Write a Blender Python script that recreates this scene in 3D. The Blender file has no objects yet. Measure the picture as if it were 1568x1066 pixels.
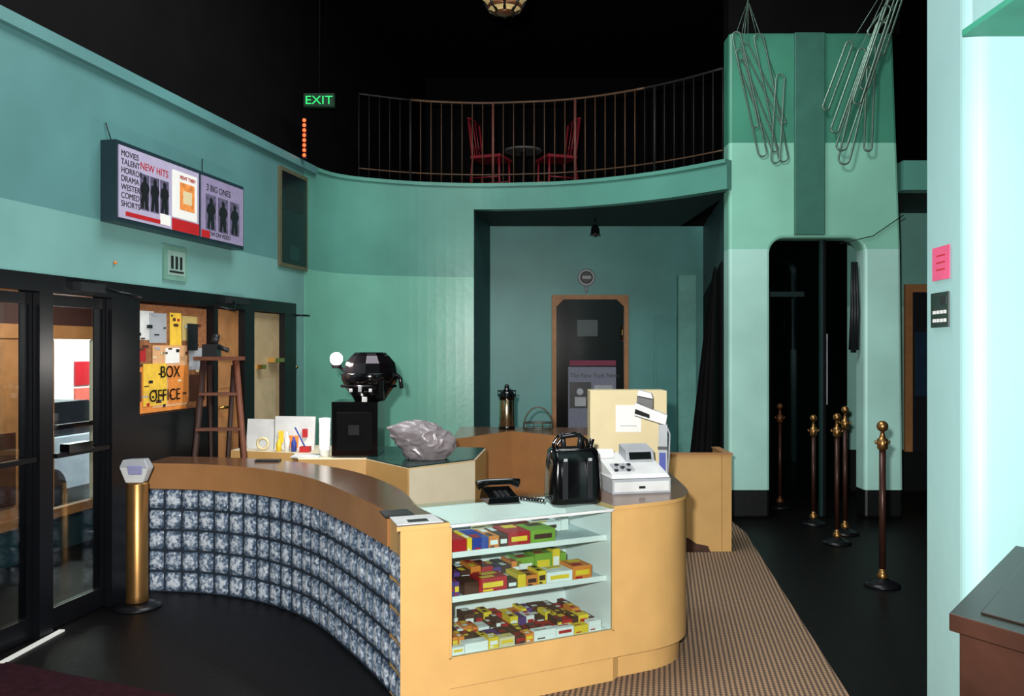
import bpy, bmesh, math, random
from mathutils import Vector, Matrix, noise
random.seed(7)
scene=bpy.context.scene
try:
    scene.view_settings.view_transform='Standard'
    scene.view_settings.look='None'
except Exception as e: print(e)

# ---------------------------------------------------------------- materials
def lin(c):
    out=[]
    for v in c:
        v=v/255.0
        out.append(v/12.92 if v<=0.04045 else ((v+0.055)/1.055)**2.4)
    return (out[0],out[1],out[2],1.0)
def mat(name,c,rough=0.6,metal=0.0,var=0.12,scale=6.0,bump=0.0,emit=0.0,bscale=40,spec=0.4):
    m=bpy.data.materials.new(name); m.use_nodes=True
    nt=m.node_tree; b=nt.nodes['Principled BSDF']
    L=lin(c)
    tc=nt.nodes.new('ShaderNodeTexCoord')
    n=nt.nodes.new('ShaderNodeTexNoise'); n.inputs['Scale'].default_value=scale; n.inputs['Detail'].default_value=4
    nt.links.new(tc.outputs['Object'],n.inputs['Vector'])
    r=nt.nodes.new('ShaderNodeValToRGB')
    r.color_ramp.elements[0].position=0.3; r.color_ramp.elements[1].position=0.7
    r.color_ramp.elements[0].color=tuple([x*(1-var) for x in L[:3]]+[1])
    r.color_ramp.elements[1].color=tuple([min(1,x*(1+var)) for x in L[:3]]+[1])
    nt.links.new(n.outputs['Fac'],r.inputs['Fac']); nt.links.new(r.outputs['Color'],b.inputs['Base Color'])
    b.inputs['Roughness'].default_value=rough; b.inputs['Metallic'].default_value=metal
    b.inputs['Specular IOR Level'].default_value=spec
    if bump>0:
        n2=nt.nodes.new('ShaderNodeTexNoise'); n2.inputs['Scale'].default_value=bscale
        nt.links.new(tc.outputs['Object'],n2.inputs['Vector'])
        bp=nt.nodes.new('ShaderNodeBump'); bp.inputs['Strength'].default_value=bump; bp.inputs['Distance'].default_value=0.02
        nt.links.new(n2.outputs['Fac'],bp.inputs['Height']); nt.links.new(bp.outputs['Normal'],b.inputs['Normal'])
    if emit>0:
        nt.links.new(r.outputs['Color'],b.inputs['Emission Color']); b.inputs['Emission Strength'].default_value=emit
    return m
def twotone(name,c_low,c_high,zsplit,rough=0.42,base=None,zbase=0.0,zhi=None,c_top=None):
    m=bpy.data.materials.new(name); m.use_nodes=True
    nt=m.node_tree; b=nt.nodes['Principled BSDF']
    g=nt.nodes.new('ShaderNodeNewGeometry'); s=nt.nodes.new('ShaderNodeSeparateXYZ')
    nt.links.new(g.outputs['Position'],s.inputs[0])
    dv=nt.nodes.new('ShaderNodeMath'); dv.operation='DIVIDE'; dv.inputs[1].default_value=7.0
    nt.links.new(s.outputs['Z'],dv.inputs[0])
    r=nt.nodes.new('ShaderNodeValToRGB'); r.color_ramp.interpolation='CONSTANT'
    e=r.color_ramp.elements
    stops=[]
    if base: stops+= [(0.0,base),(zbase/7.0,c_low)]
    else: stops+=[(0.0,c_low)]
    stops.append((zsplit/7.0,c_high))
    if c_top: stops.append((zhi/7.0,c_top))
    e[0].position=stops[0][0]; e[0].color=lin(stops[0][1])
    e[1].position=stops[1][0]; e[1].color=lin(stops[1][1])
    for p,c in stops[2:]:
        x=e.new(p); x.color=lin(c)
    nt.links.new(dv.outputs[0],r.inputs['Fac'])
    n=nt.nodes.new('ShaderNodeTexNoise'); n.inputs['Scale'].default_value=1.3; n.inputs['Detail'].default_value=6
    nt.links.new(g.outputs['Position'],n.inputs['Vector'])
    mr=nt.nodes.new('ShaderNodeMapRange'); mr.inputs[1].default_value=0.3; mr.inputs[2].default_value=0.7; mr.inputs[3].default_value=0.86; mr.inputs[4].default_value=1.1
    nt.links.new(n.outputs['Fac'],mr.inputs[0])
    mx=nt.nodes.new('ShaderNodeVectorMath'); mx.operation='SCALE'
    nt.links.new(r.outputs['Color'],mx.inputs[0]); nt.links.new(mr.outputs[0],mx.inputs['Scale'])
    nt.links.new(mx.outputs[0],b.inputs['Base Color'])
    b.inputs['Roughness'].default_value=rough
    n2=nt.nodes.new('ShaderNodeTexNoise'); n2.inputs['Scale'].default_value=14; n2.inputs['Detail'].default_value=6
    nt.links.new(g.outputs['Position'],n2.inputs['Vector'])
    bp=nt.nodes.new('ShaderNodeBump'); bp.inputs['Strength'].default_value=0.12; bp.inputs['Distance'].default_value=0.012
    nt.links.new(n2.outputs['Fac'],bp.inputs['Height']); nt.links.new(bp.outputs['Normal'],b.inputs['Normal'])
    return m
def glassmat(name,tint=(235,245,245),gl=0.08,opac=0.0,rough=0.02,oc=(255,255,255)):
    m=bpy.data.materials.new(name); m.use_nodes=True
    nt=m.node_tree; nt.nodes.remove(nt.nodes['Principled BSDF']); out=nt.nodes['Material Output']
    t=nt.nodes.new('ShaderNodeBsdfTransparent'); t.inputs['Color'].default_value=lin(tint)
    g=nt.nodes.new('ShaderNodeBsdfGlossy'); g.inputs['Roughness'].default_value=rough
    mx=nt.nodes.new('ShaderNodeMixShader'); mx.inputs[0].default_value=gl
    nt.links.new(t.outputs[0],mx.inputs[1]); nt.links.new(g.outputs[0],mx.inputs[2])
    d=nt.nodes.new('ShaderNodeBsdfDiffuse'); d.inputs['Color'].default_value=lin(oc)
    m2=nt.nodes.new('ShaderNodeMixShader'); m2.inputs[0].default_value=opac
    nt.links.new(mx.outputs[0],m2.inputs[1]); nt.links.new(d.outputs[0],m2.inputs[2])
    nt.links.new(m2.outputs[0],out.inputs['Surface'])
    return m

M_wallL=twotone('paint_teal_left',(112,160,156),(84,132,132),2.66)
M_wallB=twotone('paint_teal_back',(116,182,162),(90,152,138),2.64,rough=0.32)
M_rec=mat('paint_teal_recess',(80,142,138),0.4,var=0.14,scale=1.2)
M_recdark=mat('paint_teal_recess_shaded',(34,70,72),0.5,var=0.1,scale=1.2)  # recess side walls: their shade put into a darker teal
M_pil=twotone('pillar_paint_and_reflection',(178,228,216),(140,206,184),2.82,base=(10,12,14),zbase=0.30,zhi=3.96,c_top=(70,144,120))  # darker top band puts a mirror reflection into the paint colour
M_strip=mat('paint_pilaster_dark',(62,116,102),0.5,var=0.1)
M_col=mat('paint_pale_column',(136,174,174),0.5,var=0.05,scale=2,bump=0.05,bscale=20)
M_green=mat('paint_green_soffit',(46,132,108),0.5)
M_black=mat('black_paint_and_shade',(8,7,9),0.75,var=0.3,scale=3,spec=0.1)  # black paint; also painted shade at the recess side and upper pillar wall
M_blackfl=mat('black_floor',(9,8,10),0.5,var=0.4,scale=30,bump=0.1,spec=0.15)
M_frame=mat('black_metal_frame',(12,13,17),0.35,spec=0.3)
M_dark=mat('dark_charcoal',(24,26,30),0.4)
M_gloss=mat('black_gloss',(8,8,10),0.12,spec=0.6)
M_mirror=mat('smoked_mirror',(20,30,32),0.06,metal=0.9,var=0.02)
M_tan=mat('tan_laminate',(202,160,100),0.4,var=0.06,scale=5)
M_tan2=mat('tan_laminate_band',(168,120,76),0.4,var=0.08,scale=5)
M_wood=mat('wood_frame_tan',(158,110,68),0.5,var=0.15,scale=9)
M_woodd=mat('wood_dark',(66,40,28),0.5,var=0.25,scale=12)
M_top=mat('counter_top_brown',(100,70,50),0.2,var=0.1)
M_topd=mat('counter_top_dark_green',(28,54,52),0.25)
M_brass=mat('brass',(206,160,84),0.22,metal=1.0,var=0.05)
M_brassq=mat('brass_tarnished',(160,120,72),0.35,metal=0.9,var=0.1)
M_brassd=mat('brass_dark',(110,70,44),0.4,metal=0.6)
M_steel=mat('steel_warm',(190,172,140),0.2,metal=1.0,var=0.05)
M_white=mat('white_paint',(232,232,228),0.5,var=0.03)
M_cream=mat('cream_card',(216,200,158),0.6,var=0.04)
M_cream2=mat('cream_panel',(210,200,174),0.5,var=0.04)
M_grey=mat('grey_plastic',(158,162,168),0.4)
M_lgrey=mat('light_grey_plastic',(204,206,206),0.4)
M_red=mat('red_print',(172,26,32),0.5); M_yel=mat('yellow_print',(232,196,50),0.5)
M_orange=mat('orange_print',(220,128,50),0.5); M_grn=mat('green_print',(124,160,54),0.5)
M_blue=mat('blue_print',(50,66,150),0.5); M_brown=mat('brown_print',(74,42,30),0.5)
M_pur=mat('purple_print',(90,58,120),0.5); M_pink=mat('pink_paper',(200,80,118),0.6)
M_glass=glassmat('clear_glass',(240,248,248),0.06)
M_shelf=glassmat('frosted_shelf_glass',(235,245,245),0.08,0.45,oc=(235,240,240))
M_doorglass=glassmat('door_glass',(225,232,235),0.05)
M_mort=mat('mortar_dark',(34,44,56),0.7)
M_dt=mat('dim_teal',(24,50,50),0.4)

class MB:
    def __init__(s):
        s.v=[];s.f=[];s.m=[];s.sm=[];s.mats=[];s.M=Matrix.Identity(4)
    def mi(s,m):
        if m not in s.mats: s.mats.append(m)
        return s.mats.index(m)
    def addv(s,p): s.v.append(tuple(s.M@Vector(p))); return len(s.v)-1
    def face(s,idx,m,sm=False): s.f.append(idx); s.m.append(s.mi(m)); s.sm.append(sm)
    def box(s,x0,x1,y0,y1,z0,z1,m):
        s.hexa([(x0,y0,z0),(x1,y0,z0),(x1,y1,z0),(x0,y1,z0),(x0,y0,z1),(x1,y0,z1),(x1,y1,z1),(x0,y1,z1)],m)
    def hexa(s,pts,m):
        i=[s.addv(p) for p in pts]
        for q in [(0,3,2,1),(4,5,6,7),(0,1,5,4),(1,2,6,5),(2,3,7,6),(3,0,4,7)]: s.face([i[k] for k in q],m)
    def prism(s,poly,z0,z1,m,mtop=None,sm=False):
        a=[s.addv((p[0],p[1],z0)) for p in poly]; b=[s.addv((p[0],p[1],z1)) for p in poly]
        n=len(poly)
        s.face(a[::-1],m); s.face(b,mtop or m)
        for k in range(n): s.face([a[k],a[(k+1)%n],b[(k+1)%n],b[k]],m,sm)
    def prismY(s,poly,y0,y1,m):
        a=[s.addv((p[0],y0,p[1])) for p in poly]; b=[s.addv((p[0],y1,p[1])) for p in poly]
        n=len(poly); s.face(a,m); s.face(b[::-1],m)
        for k in range(n): s.face([a[k],b[k],b[(k+1)%n],a[(k+1)%n]],m)
    def lathe(s,prof,c,m,seg=24,sm=True,axis='Z'):
        rings=[]
        for r,z in prof:
            ring=[]
            for k in range(seg):
                a=2*math.pi*k/seg
                if axis=='Z': p=(c[0]+r*math.cos(a),c[1]+r*math.sin(a),c[2]+z)
                elif axis=='Y': p=(c[0]+r*math.cos(a),c[1]+z,c[2]+r*math.sin(a))
                else: p=(c[0]+z,c[1]+r*math.cos(a),c[2]+r*math.sin(a))
                ring.append(s.addv(p))
            rings.append(ring)
        for i in range(len(rings)-1):
            for k in range(seg):
                s.face([rings[i][k],rings[i][(k+1)%seg],rings[i+1][(k+1)%seg],rings[i+1][k]],m,sm)
        s.face(rings[0][::-1],m); s.face(rings[-1],m)
    def tube(s,pts,r,m,seg=8,closed=False):
        P=[Vector(p) for p in pts]; n=len(P); rings=[]
        up=Vector((0,0,1))
        prev=None
        for i in range(n):
            if closed: t=(P[(i+1)%n]-P[i-1])
            else: t=(P[min(i+1,n-1)]-P[max(i-1,0)])
            t.normalize()
            if prev is None:
                ref=up if abs(t.z)<0.9 else Vector((1,0,0))
                a=t.cross(ref).normalized()
            else:
                a=(prev-t*prev.dot(t)).normalized()
            prev=a; b=t.cross(a)
            rr=r[i] if isinstance(r,(list,tuple)) else r
            rings.append([s.addv(P[i]+(a*math.cos(2*math.pi*k/seg)+b*math.sin(2*math.pi*k/seg))*rr) for k in range(seg)])
        R=n if closed else n-1
        for i in range(R):
            j=(i+1)%n
            for k in range(seg): s.face([rings[i][k],rings[i][(k+1)%seg],rings[j][(k+1)%seg],rings[j][k]],m,True)
        if not closed: s.face(rings[0][::-1],m); s.face(rings[-1],m)
    def ball(s,c,r,m,sc=(1,1,1),seg=16,rg=10):
        prof=[]
        for i in range(rg+1):
            a=-math.pi/2+math.pi*i/rg
            prof.append((max(0.0005,r*math.cos(a)*sc[0]),r*math.sin(a)*sc[2]))
        s.lathe(prof,c,m,seg)
    def build(s,name,bevel=0.0,recalc=True,parent=None):
        me=bpy.data.meshes.new(name); me.from_pydata(s.v,[],s.f)
        for m in s.mats: me.materials.append(m)
        for i,p in enumerate(me.polygons): p.material_index=s.m[i]; p.use_smooth=s.sm[i]
        if recalc:
            bm=bmesh.new(); bm.from_mesh(me); bmesh.ops.recalc_face_normals(bm,faces=bm.faces[:]); bm.to_mesh(me); bm.free()
        xs=[v.co for v in me.vertices]
        c=Vector(((min(v.x for v in xs)+max(v.x for v in xs))/2,(min(v.y for v in xs)+max(v.y for v in xs))/2,min(v.z for v in xs)))
        me.transform(Matrix.Translation(-c))
        o=bpy.data.objects.new(name,me); o.location=c
        scene.collection.objects.link(o)
        if bevel>0:
            b=o.modifiers.new('bevel','BEVEL'); b.width=bevel; b.segments=2; b.limit_method='ANGLE'; b.angle_limit=math.radians(50)
        if parent: setparent(o,parent)
        return o
def setparent(o,p):
    bpy.context.view_layer.update()
    o.parent=p; o.matrix_parent_inverse=p.matrix_world.inverted()
def text(name,s,loc,size,xa,ya,m,parent,ex=0.001,align='LEFT',sx=1.0):
    cu=bpy.data.curves.new(name,'FONT'); cu.body=s; cu.size=size; cu.extrude=ex; cu.align_x=align
    cu.materials.append(m)
    o=bpy.data.objects.new(name,cu); scene.collection.objects.link(o)
    xa=Vector(xa).normalized(); ya=Vector(ya).normalized(); za=xa.cross(ya)
    R=Matrix((xa*sx,ya,za)).transposed().to_4x4()
    o.matrix_world=Matrix.Translation(loc)@R
    if parent: setparent(o,parent)
    return o
def catmull(pts,n=6):
    out=[]; P=[Vector(p) for p in pts]
    for i in range(len(P)-1):
        p0=P[max(i-1,0)];p1=P[i];p2=P[i+1];p3=P[min(i+2,len(P)-1)]
        for k in range(n):
            t=k/n
            out.append(0.5*((2*p1)+(-p0+p2)*t+(2*p0-5*p1+4*p2-p3)*t*t+(-p0+3*p1-3*p2+p3)*t**3))
    out.append(P[-1]); return out
def offset(pts,d):
    out=[];n=len(pts)
    for i in range(n):
        t=(pts[min(i+1,n-1)]-pts[max(i-1,0)]).normalized()
        out.append(pts[i]+Vector((-t.y,t.x))*d)
    return out

WD=Vector((0.1829,0.9831,0)); WN=Vector((0.9831,-0.1829,0))
def LW(Y,off,z): return Vector((-3.916+0.186*Y,Y,0))+WN*off+Vector((0,0,z))
def lbox(mb,Y0,Y1,o0,o1,z0,z1,m):
    mb.hexa([LW(Y0,o0,z0),LW(Y0,o1,z0),LW(Y1,o1,z0),LW(Y1,o0,z0),LW(Y0,o0,z1),LW(Y0,o1,z1),LW(Y1,o1,z1),LW(Y1,o0,z1)],m)

# ================================================================ ROOM SHELL
mb=MB(); mb.box(-12,7,-3,15,-0.12,0,M_blackfl); mb.build('floor')
mc=bpy.data.materials.new('ribbed_carpet'); mc.use_nodes=True; nt=mc.node_tree; b=nt.nodes['Principled BSDF']
tc=nt.nodes.new('ShaderNodeTexCoord'); mp=nt.nodes.new('ShaderNodeMapping'); mp.inputs['Rotation'].default_value=(0,0,math.radians(10))
nt.links.new(tc.outputs['Object'],mp.inputs['Vector'])
w=nt.nodes.new('ShaderNodeTexWave'); w.inputs['Scale'].default_value=11.0; w.bands_direction='X'; w.inputs['Distortion'].default_value=0.4
w2=nt.nodes.new('ShaderNodeTexWave'); w2.inputs['Scale'].default_value=10.0; w2.bands_direction='Y'; w2.inputs['Distortion'].default_value=0.6
nt.links.new(mp.outputs[0],w.inputs['Vector']); nt.links.new(mp.outputs[0],w2.inputs['Vector'])
mu=nt.nodes.new('ShaderNodeMath'); mu.operation='MULTIPLY'; nt.links.new(w.outputs['Fac'],mu.inputs[0])
ad=nt.nodes.new('ShaderNodeMath'); ad.operation='MULTIPLY_ADD'; nt.links.new(w2.outputs['Fac'],ad.inputs[0]); ad.inputs[1].default_value=0.7; ad.inputs[2].default_value=0.4
nt.links.new(ad.outputs[0],mu.inputs[1])
r=nt.nodes.new('ShaderNodeValToRGB'); r.color_ramp.elements[0].color=lin((74,58,48)); r.color_ramp.elements[1].color=lin((150,122,94)); r.color_ramp.elements[0].position=0.1; r.color_ramp.elements[1].position=0.65
nt.links.new(mu.outputs[0],r.inputs['Fac']); nt.links.new(r.outputs['Color'],b.inputs['Base Color']); b.inputs['Roughness'].default_value=0.95
mb=MB(); mb.prism([(-0.35,-2.5),(0.72,-2.5),(1.74,4.41),(2.27,8.3),(2.27,8.98),(2.6,11.65),(-0.25,11.65),(-0.42,10),(-0.5,5)],0.001,0.008,mc); mb.build('floor_carpet')
M_maroon=mat('maroon_carpet',(40,16,24),0.95,var=0.3,scale=20,spec=0.1)
mb=MB(); mb.prism([(-2.95,-2.5),(-0.4,-2.5),(-0.6,3.75),(-1.6,4.35),(-2.95,4.9)],0.001,0.007,M_maroon); mb.build('floor_maroon_carpet')
mb=MB(); mb.prism([(-2.925,4.85),(-2.89,4.85),(-2.84,5.42),(-2.875,5.42)],0.001,0.012,M_white); mb.build('floor_sun_strip')  # sunlight at the door, painted as a white floor strip
mb=MB(); mb.box(-7,7,-3,15,6.4,6.55,M_black); mb.build('ceiling')

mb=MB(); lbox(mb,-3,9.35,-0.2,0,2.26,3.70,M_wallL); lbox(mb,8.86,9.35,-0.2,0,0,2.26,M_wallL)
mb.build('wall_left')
mb=MB(); lbox(mb,-3,9.35,-0.2,0.05,3.70,3.78,M_wallL); mb.build('trim_left_cornice')
mb=MB(); lbox(mb,-3,14.5,-0.45,-0.25,3.6,6.4,M_black); mb.build('wall_left_upper')
mb=MB(); mb.box(-3,7,14.5,14.7,0,6.4,M_black); mb.build('wall_back_upper')
mb=MB(); mb.box(-7,7,-3.2,-3,0,6.4,mat('front_wall_paint',(60,80,80),0.8)); mb.build('wall_front')
mb=MB(); mb.box(6.2,6.4,-3,14.5,0,6.4,M_black); mb.build('wall_right')

edge=[(-2.215,9.12),(-2.13,9.45),(-1.98,9.72),(-1.70,9.93),(-1.12,10.17),(-0.46,10.27),(0.125,10.23),(0.67,10.12),(1.25,9.84),(1.78,9.44),(2.25,8.94)]
E=catmull(edge,6)
kL=5*6
wl=E[:kL+1]
def ring(a,b_): return [tuple(p) for p in a]+[tuple(p) for p in b_][::-1]
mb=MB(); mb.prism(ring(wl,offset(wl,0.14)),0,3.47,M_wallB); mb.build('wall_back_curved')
mb=MB(); mb.prism(ring(E,offset(E,0.14)),3.47,3.74,M_wallB)
mb.prism(ring(offset(E,-0.03),offset(E,0.16)),3.74,3.78,M_wallB)
mb.build('trim_balcony_fascia')
M_soff=mat('soffit_shaded_teal',(22,44,44),0.7)  # the soffit's shadow is put into this dark teal
mb=MB(); Eo=offset(E,0.14)
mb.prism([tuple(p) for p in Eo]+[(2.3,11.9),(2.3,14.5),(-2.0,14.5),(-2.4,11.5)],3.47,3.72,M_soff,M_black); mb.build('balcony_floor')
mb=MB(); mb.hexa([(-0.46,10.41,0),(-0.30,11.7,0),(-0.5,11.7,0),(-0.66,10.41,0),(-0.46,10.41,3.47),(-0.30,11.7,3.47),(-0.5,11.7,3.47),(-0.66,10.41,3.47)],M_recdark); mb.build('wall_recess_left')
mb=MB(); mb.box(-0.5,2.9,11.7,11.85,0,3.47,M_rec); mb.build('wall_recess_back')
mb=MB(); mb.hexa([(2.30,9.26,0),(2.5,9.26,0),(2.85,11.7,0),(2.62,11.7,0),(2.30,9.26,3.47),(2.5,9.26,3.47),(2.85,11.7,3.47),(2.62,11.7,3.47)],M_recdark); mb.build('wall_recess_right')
def RR(t,off,z):
    a=Vector((2.30,9.26,0)); b_=Vector((2.62,11.7,0)); d=(b_-a).normalized(); n=Vector((-d.y,d.x,0))
    return a+d*t+n*off+Vector((0,0,z))
mb=MB()
mb.hexa([RR(0.1,0.0,0.01),RR(0.1,0.02,0.01),RR(2.2,0.02,0.01),RR(2.2,0.0,0.01),RR(0.1,0.0,2.75),RR(0.1,0.02,2.75),RR(2.2,0.02,2.5),RR(2.2,0.0,2.5)],M_black)
mb.tube([RR(1.6,0.03,1.25),RR(1.6,0.07,1.25),RR(1.6,0.07,1.45),RR(1.6,0.03,1.45)],0.015,M_brass)
mb.build('recess_black_panel')  # flat black panel with a brass pull on the recess side wall
# flash shadow at the recess side, shaped as a dark flaring sheet
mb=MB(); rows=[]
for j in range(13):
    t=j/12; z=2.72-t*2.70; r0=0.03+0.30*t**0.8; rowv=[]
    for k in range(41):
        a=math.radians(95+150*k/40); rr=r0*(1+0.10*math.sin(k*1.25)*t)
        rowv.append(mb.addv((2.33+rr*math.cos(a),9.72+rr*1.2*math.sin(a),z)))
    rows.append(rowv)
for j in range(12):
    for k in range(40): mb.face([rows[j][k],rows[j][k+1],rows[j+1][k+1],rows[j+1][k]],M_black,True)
mb.build('flash_shadow_sheet',recalc=False)

def portal(x0,x1,zt,r,n=6):
    pts=[(x1,0.0)]
    for k in range(n+1):
        a=math.pi/2*k/n; pts.append((x1-r+r*math.cos(a),zt-r+r*math.sin(a)))
    for k in range(n+1):
        a=math.pi/2+math.pi/2*k/n; pts.append((x0+r+r*math.cos(a),zt-r+r*math.sin(a)))
    pts.append((x0,0.0)); return pts
mb=MB()
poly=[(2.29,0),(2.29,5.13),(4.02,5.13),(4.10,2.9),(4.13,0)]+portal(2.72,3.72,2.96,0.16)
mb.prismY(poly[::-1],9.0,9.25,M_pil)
mb.build('wall_pillar',bevel=0.03)  # right of the opening: the pillar's mirror reflection, built solid
mb=MB(); mb.box(2.29,4.1,9.02,9.25,5.131,6.4,M_black); mb.build('wall_pillar_upper')  # unlit top of the wall, its darkness put into the black
mb=MB(); mb.box(2.97,3.29,8.96,9.0,2.99,5.12,M_strip); mb.build('trim_pilaster',bevel=0.01)
mb=MB(); mb.tube([(3.45,8.98,2.9),(3.8,8.98,2.98),(4.12,8.98,3.2)],0.005,M_frame); mb.build('trim_cable')
mb=MB(); mb.box(2.6,4.0,10.2,10.3,0,3.4,M_mirror); mb.build('wall_portal_back')
mb=MB()
mb.box(2.98,3.02,9.98,10.02,0.01,2.5,M_dt); mb.box(3.02,3.42,9.99,10.01,2.4,2.46,M_dt); mb.box(3.27,3.30,9.06,9.10,0.01,2.95,M_dt); mb.box(3.30,3.33,9.05,9.09,0.01,2.95,M_frame)
mb.box(3.335,3.343,9.04,9.05,1.2,1.95,M_grey); mb.build('door_4')  # thin grey bar is a painted bright vertical reflection
mb=MB(); 
for j in range(3): mb.tube([(3.63+0.025*j,9.11,2.72),(3.63+0.03*j,9.10,2.2),(3.62+0.03*j,9.11,1.78)],[0.012,0.022,0.028],M_dark)
mb.build('hanging_cloth')
mb=MB(); mb.box(4.13,6.2,9.0,9.2,3.47,3.78,M_wallB); mb.build('trim_mirrored_fascia')  # mirror reflection of the balcony fascia, built as solid parts
mb=MB(); mb.box(4.0,6.2,9.2,11,3.5,3.7,M_soff); mb.build('ceiling_mirrored_soffit')  # reflected soffit, built solid, shade in its colour
mb=MB(); mb.box(4.0,6.2,10.75,10.9,0,3.5,twotone('paint_mirrored_recess',(150,204,192),(120,178,166),2.3,base=(12,14,16),zbase=0.5)); mb.build('wall_mirrored_recess')  # reflected recess wall, built as a solid wall
mb=MB(); mb.box(4.93,5.02,10.69,10.745,0.5,2.6,M_wood); mb.box(5.02,5.6,10.71,10.745,0.5,2.5,M_dark); mb.box(5.02,5.6,10.69,10.745,2.5,2.6,M_wood)
mb.box(5.06,5.5,10.70,10.71,1.2,2.0,mat('mirrored_poster_dim_blue',(30,50,70),0.3)); mb.build('mirrored_poster_frame')  # reflected poster door, built as a solid frame

cr=[]
for k in range(9):
    a=math.pi+math.pi/2*k/8; cr.append((1.60+0.07*math.cos(a)+0.003*(8-k)/8,2.92+0.07*math.sin(a)))
mb=MB(); mb.prism([(1.557,3.2)]+cr+[(3.6,2.85),(3.6,3.2)],0,6.4,M_col); mb.build('wall_column')
mb=MB(); mb.box(1.50,3.6,-0.5,2.845,2.84,2.86,M_green); mb.prism([(1.50,-0.5),(3.6,-0.5),(3.6,2.845),(1.535,2.845)],2.861,6.4,M_col); mb.build('wall_header')
def CW(t,o,z):
    a=Vector((1.533,2.93,0)); b_=Vector((1.557,3.2,0)); d=(b_-a); n=Vector((-d.y,d.x,0)).normalized()
    return a+d*t+n*o+Vector((0,0,z))
def cwbox(mb,t0,t1,z0,z1,o0,o1,m):
    mb.hexa([CW(t0,o0,z0),CW(t1,o0,z0),CW(t1,o1,z0),CW(t0,o1,z0),CW(t0,o0,z1),CW(t1,o0,z1),CW(t1,o1,z1),CW(t0,o1,z1)],m)
mb=MB(); cwbox(mb,0.22,0.78,2.045,2.165,0.003,0.005,M_pink)
for i in range(3): cwbox(mb,0.36,0.64,2.08+i*0.025,2.085+i*0.025,0.005,0.0055,M_red)
mb.build('pink_note')
mb=MB(); cwbox(mb,0.24,0.80,1.875,2.0,0.003,0.008,M_gloss)
for i in range(2):
    for k in range(4): cwbox(mb,0.30+k*0.115,0.385+k*0.115,1.893+i*0.03,1.905+i*0.03,0.008,0.009,M_lgrey)
cwbox(mb,0.3,0.5,1.955,1.985,0.008,0.009,M_dark)
mb.build('small_black_sign')

# ================================================================ STOREFRONT
mb=MB()
lbox(mb,-3,8.86,-0.12,0.03,2.15,2.26,M_frame)
for a,c in [(5.26,5.375),(5.94,6.25),(7.27,7.33),(7.79,7.97),(8.60,8.86),(3.9,4.0),(2.6,2.7)]:
    lbox(mb,a,c,-0.12,0.03,0,2.15,M_frame)
lbox(mb,6.25,8.6,-0.12,0.0,0,0.25,M_frame)
lbox(mb,6.25,7.27,-0.12,0.0,0.25,1.30,M_frame)
mb.build('trim_storefront_frame')
def swingdoor(name,Y0,Y1):
    mb=MB()
    lbox(mb,Y0+0.005,Y0+0.03,-0.07,-0.02,0.01,2.14,M_frame); lbox(mb,Y1-0.03,Y1-0.005,-0.07,-0.02,0.01,2.14,M_frame)
    lbox(mb,Y0+0.03,Y1-0.03,-0.07,-0.02,2.07,2.14,M_frame); lbox(mb,Y0+0.03,Y1-0.03,-0.07,-0.02,0.01,0.14,M_frame)
    lbox(mb,Y0+0.03,Y1-0.03,-0.05,-0.04,0.14,2.07,M_doorglass)
    lbox(mb,Y0+0.03,Y1-0.03,-0.02,0.035,1.10,1.13,M_frame)
    lbox(mb,Y0+0.12,Y0+0.34,-0.02,0.05,1.12,1.18,M_gloss)
    return mb.build(name)
swingdoor('door_1',5.375,5.94); swingdoor('door_2',4.0,5.26)
mb=MB(); lbox(mb,7.335,7.785,-0.08,-0.03,0.255,2.14,M_wood); lbox(mb,7.42,7.70,-0.03,-0.02,1.45,2.0,M_wood); lbox(mb,7.42,7.70,-0.03,-0.02,0.4,1.2,M_wood)
mb.tube([LW(7.42,-0.01,1.28),LW(7.5,0.03,1.28)],0.012,M_brass); mb.build('door_5')
mb=MB(); lbox(mb,7.975,8.595,-0.08,-0.03,0.255,2.14,mat('cream_door',(176,154,118),0.5)); lbox(mb,8.05,8.5,-0.03,-0.022,0.45,1.5,mat('cream_door_panel',(184,164,130),0.5))
lbox(mb,8.12,8.2,-0.03,0.03,1.6,1.64,M_brass); lbox(mb,8.35,8.55,-0.03,0.05,1.66,1.70,M_brass); mb.build('door_6')
mb=MB(); lbox(mb,7.45,7.75,0.03,0.09,2.19,2.25,M_dark); mb.tube([LW(7.5,0.09,2.2),LW(7.3,0.2,2.12),LW(7.2,0.05,2.16)],0.01,M_frame)
lbox(mb,5.55,5.8,0.03,0.09,2.17,2.23,M_dark); mb.tube([LW(5.8,0.09,2.2),LW(5.95,0.25,2.15)],0.01,M_frame)
mb.build('door_closer')
mb=MB(); mb.tube([LW(8.88,0.0,2.14),LW(8.9,0.08,2.14),LW(8.98,0.12,2.14)],0.010,M_frame); mb.ball(LW(8.9,0.01,1.6),0.02,M_brass); mb.build('wall_bracket')

mb=MB(); M_cork=mat('cork',(136,88,54),0.9,var=0.25,scale=30)
lbox(mb,6.255,7.265,-0.07,-0.04,1.305,2.13,M_cork)
def paper(Y0,Y1,z0,z1,m,o=-0.037): lbox(mb,Y0,Y1,o-0.002,o,z0,z1,m)
M_og2=mat('orange_paper',(214,130,56),0.6,var=0.15,scale=14); M_ye2=mat('yellow_paper',(226,184,60),0.6,var=0.15,scale=16)
paper(6.32,6.52,1.86,2.08,M_lgrey); paper(6.46,6.68,1.84,2.07,M_grey,-0.034); paper(6.72,6.88,1.82,2.08,M_ye2,-0.032); paper(6.9,7.12,1.86,2.06,mat('tan_paper',(180,160,100)))
paper(6.28,6.42,1.70,1.80,M_red); paper(6.26,6.95,1.31,1.66,M_og2,-0.036); paper(6.5,6.96,1.34,1.82,mat('peach_paper',(214,164,118)),-0.033)
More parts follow.
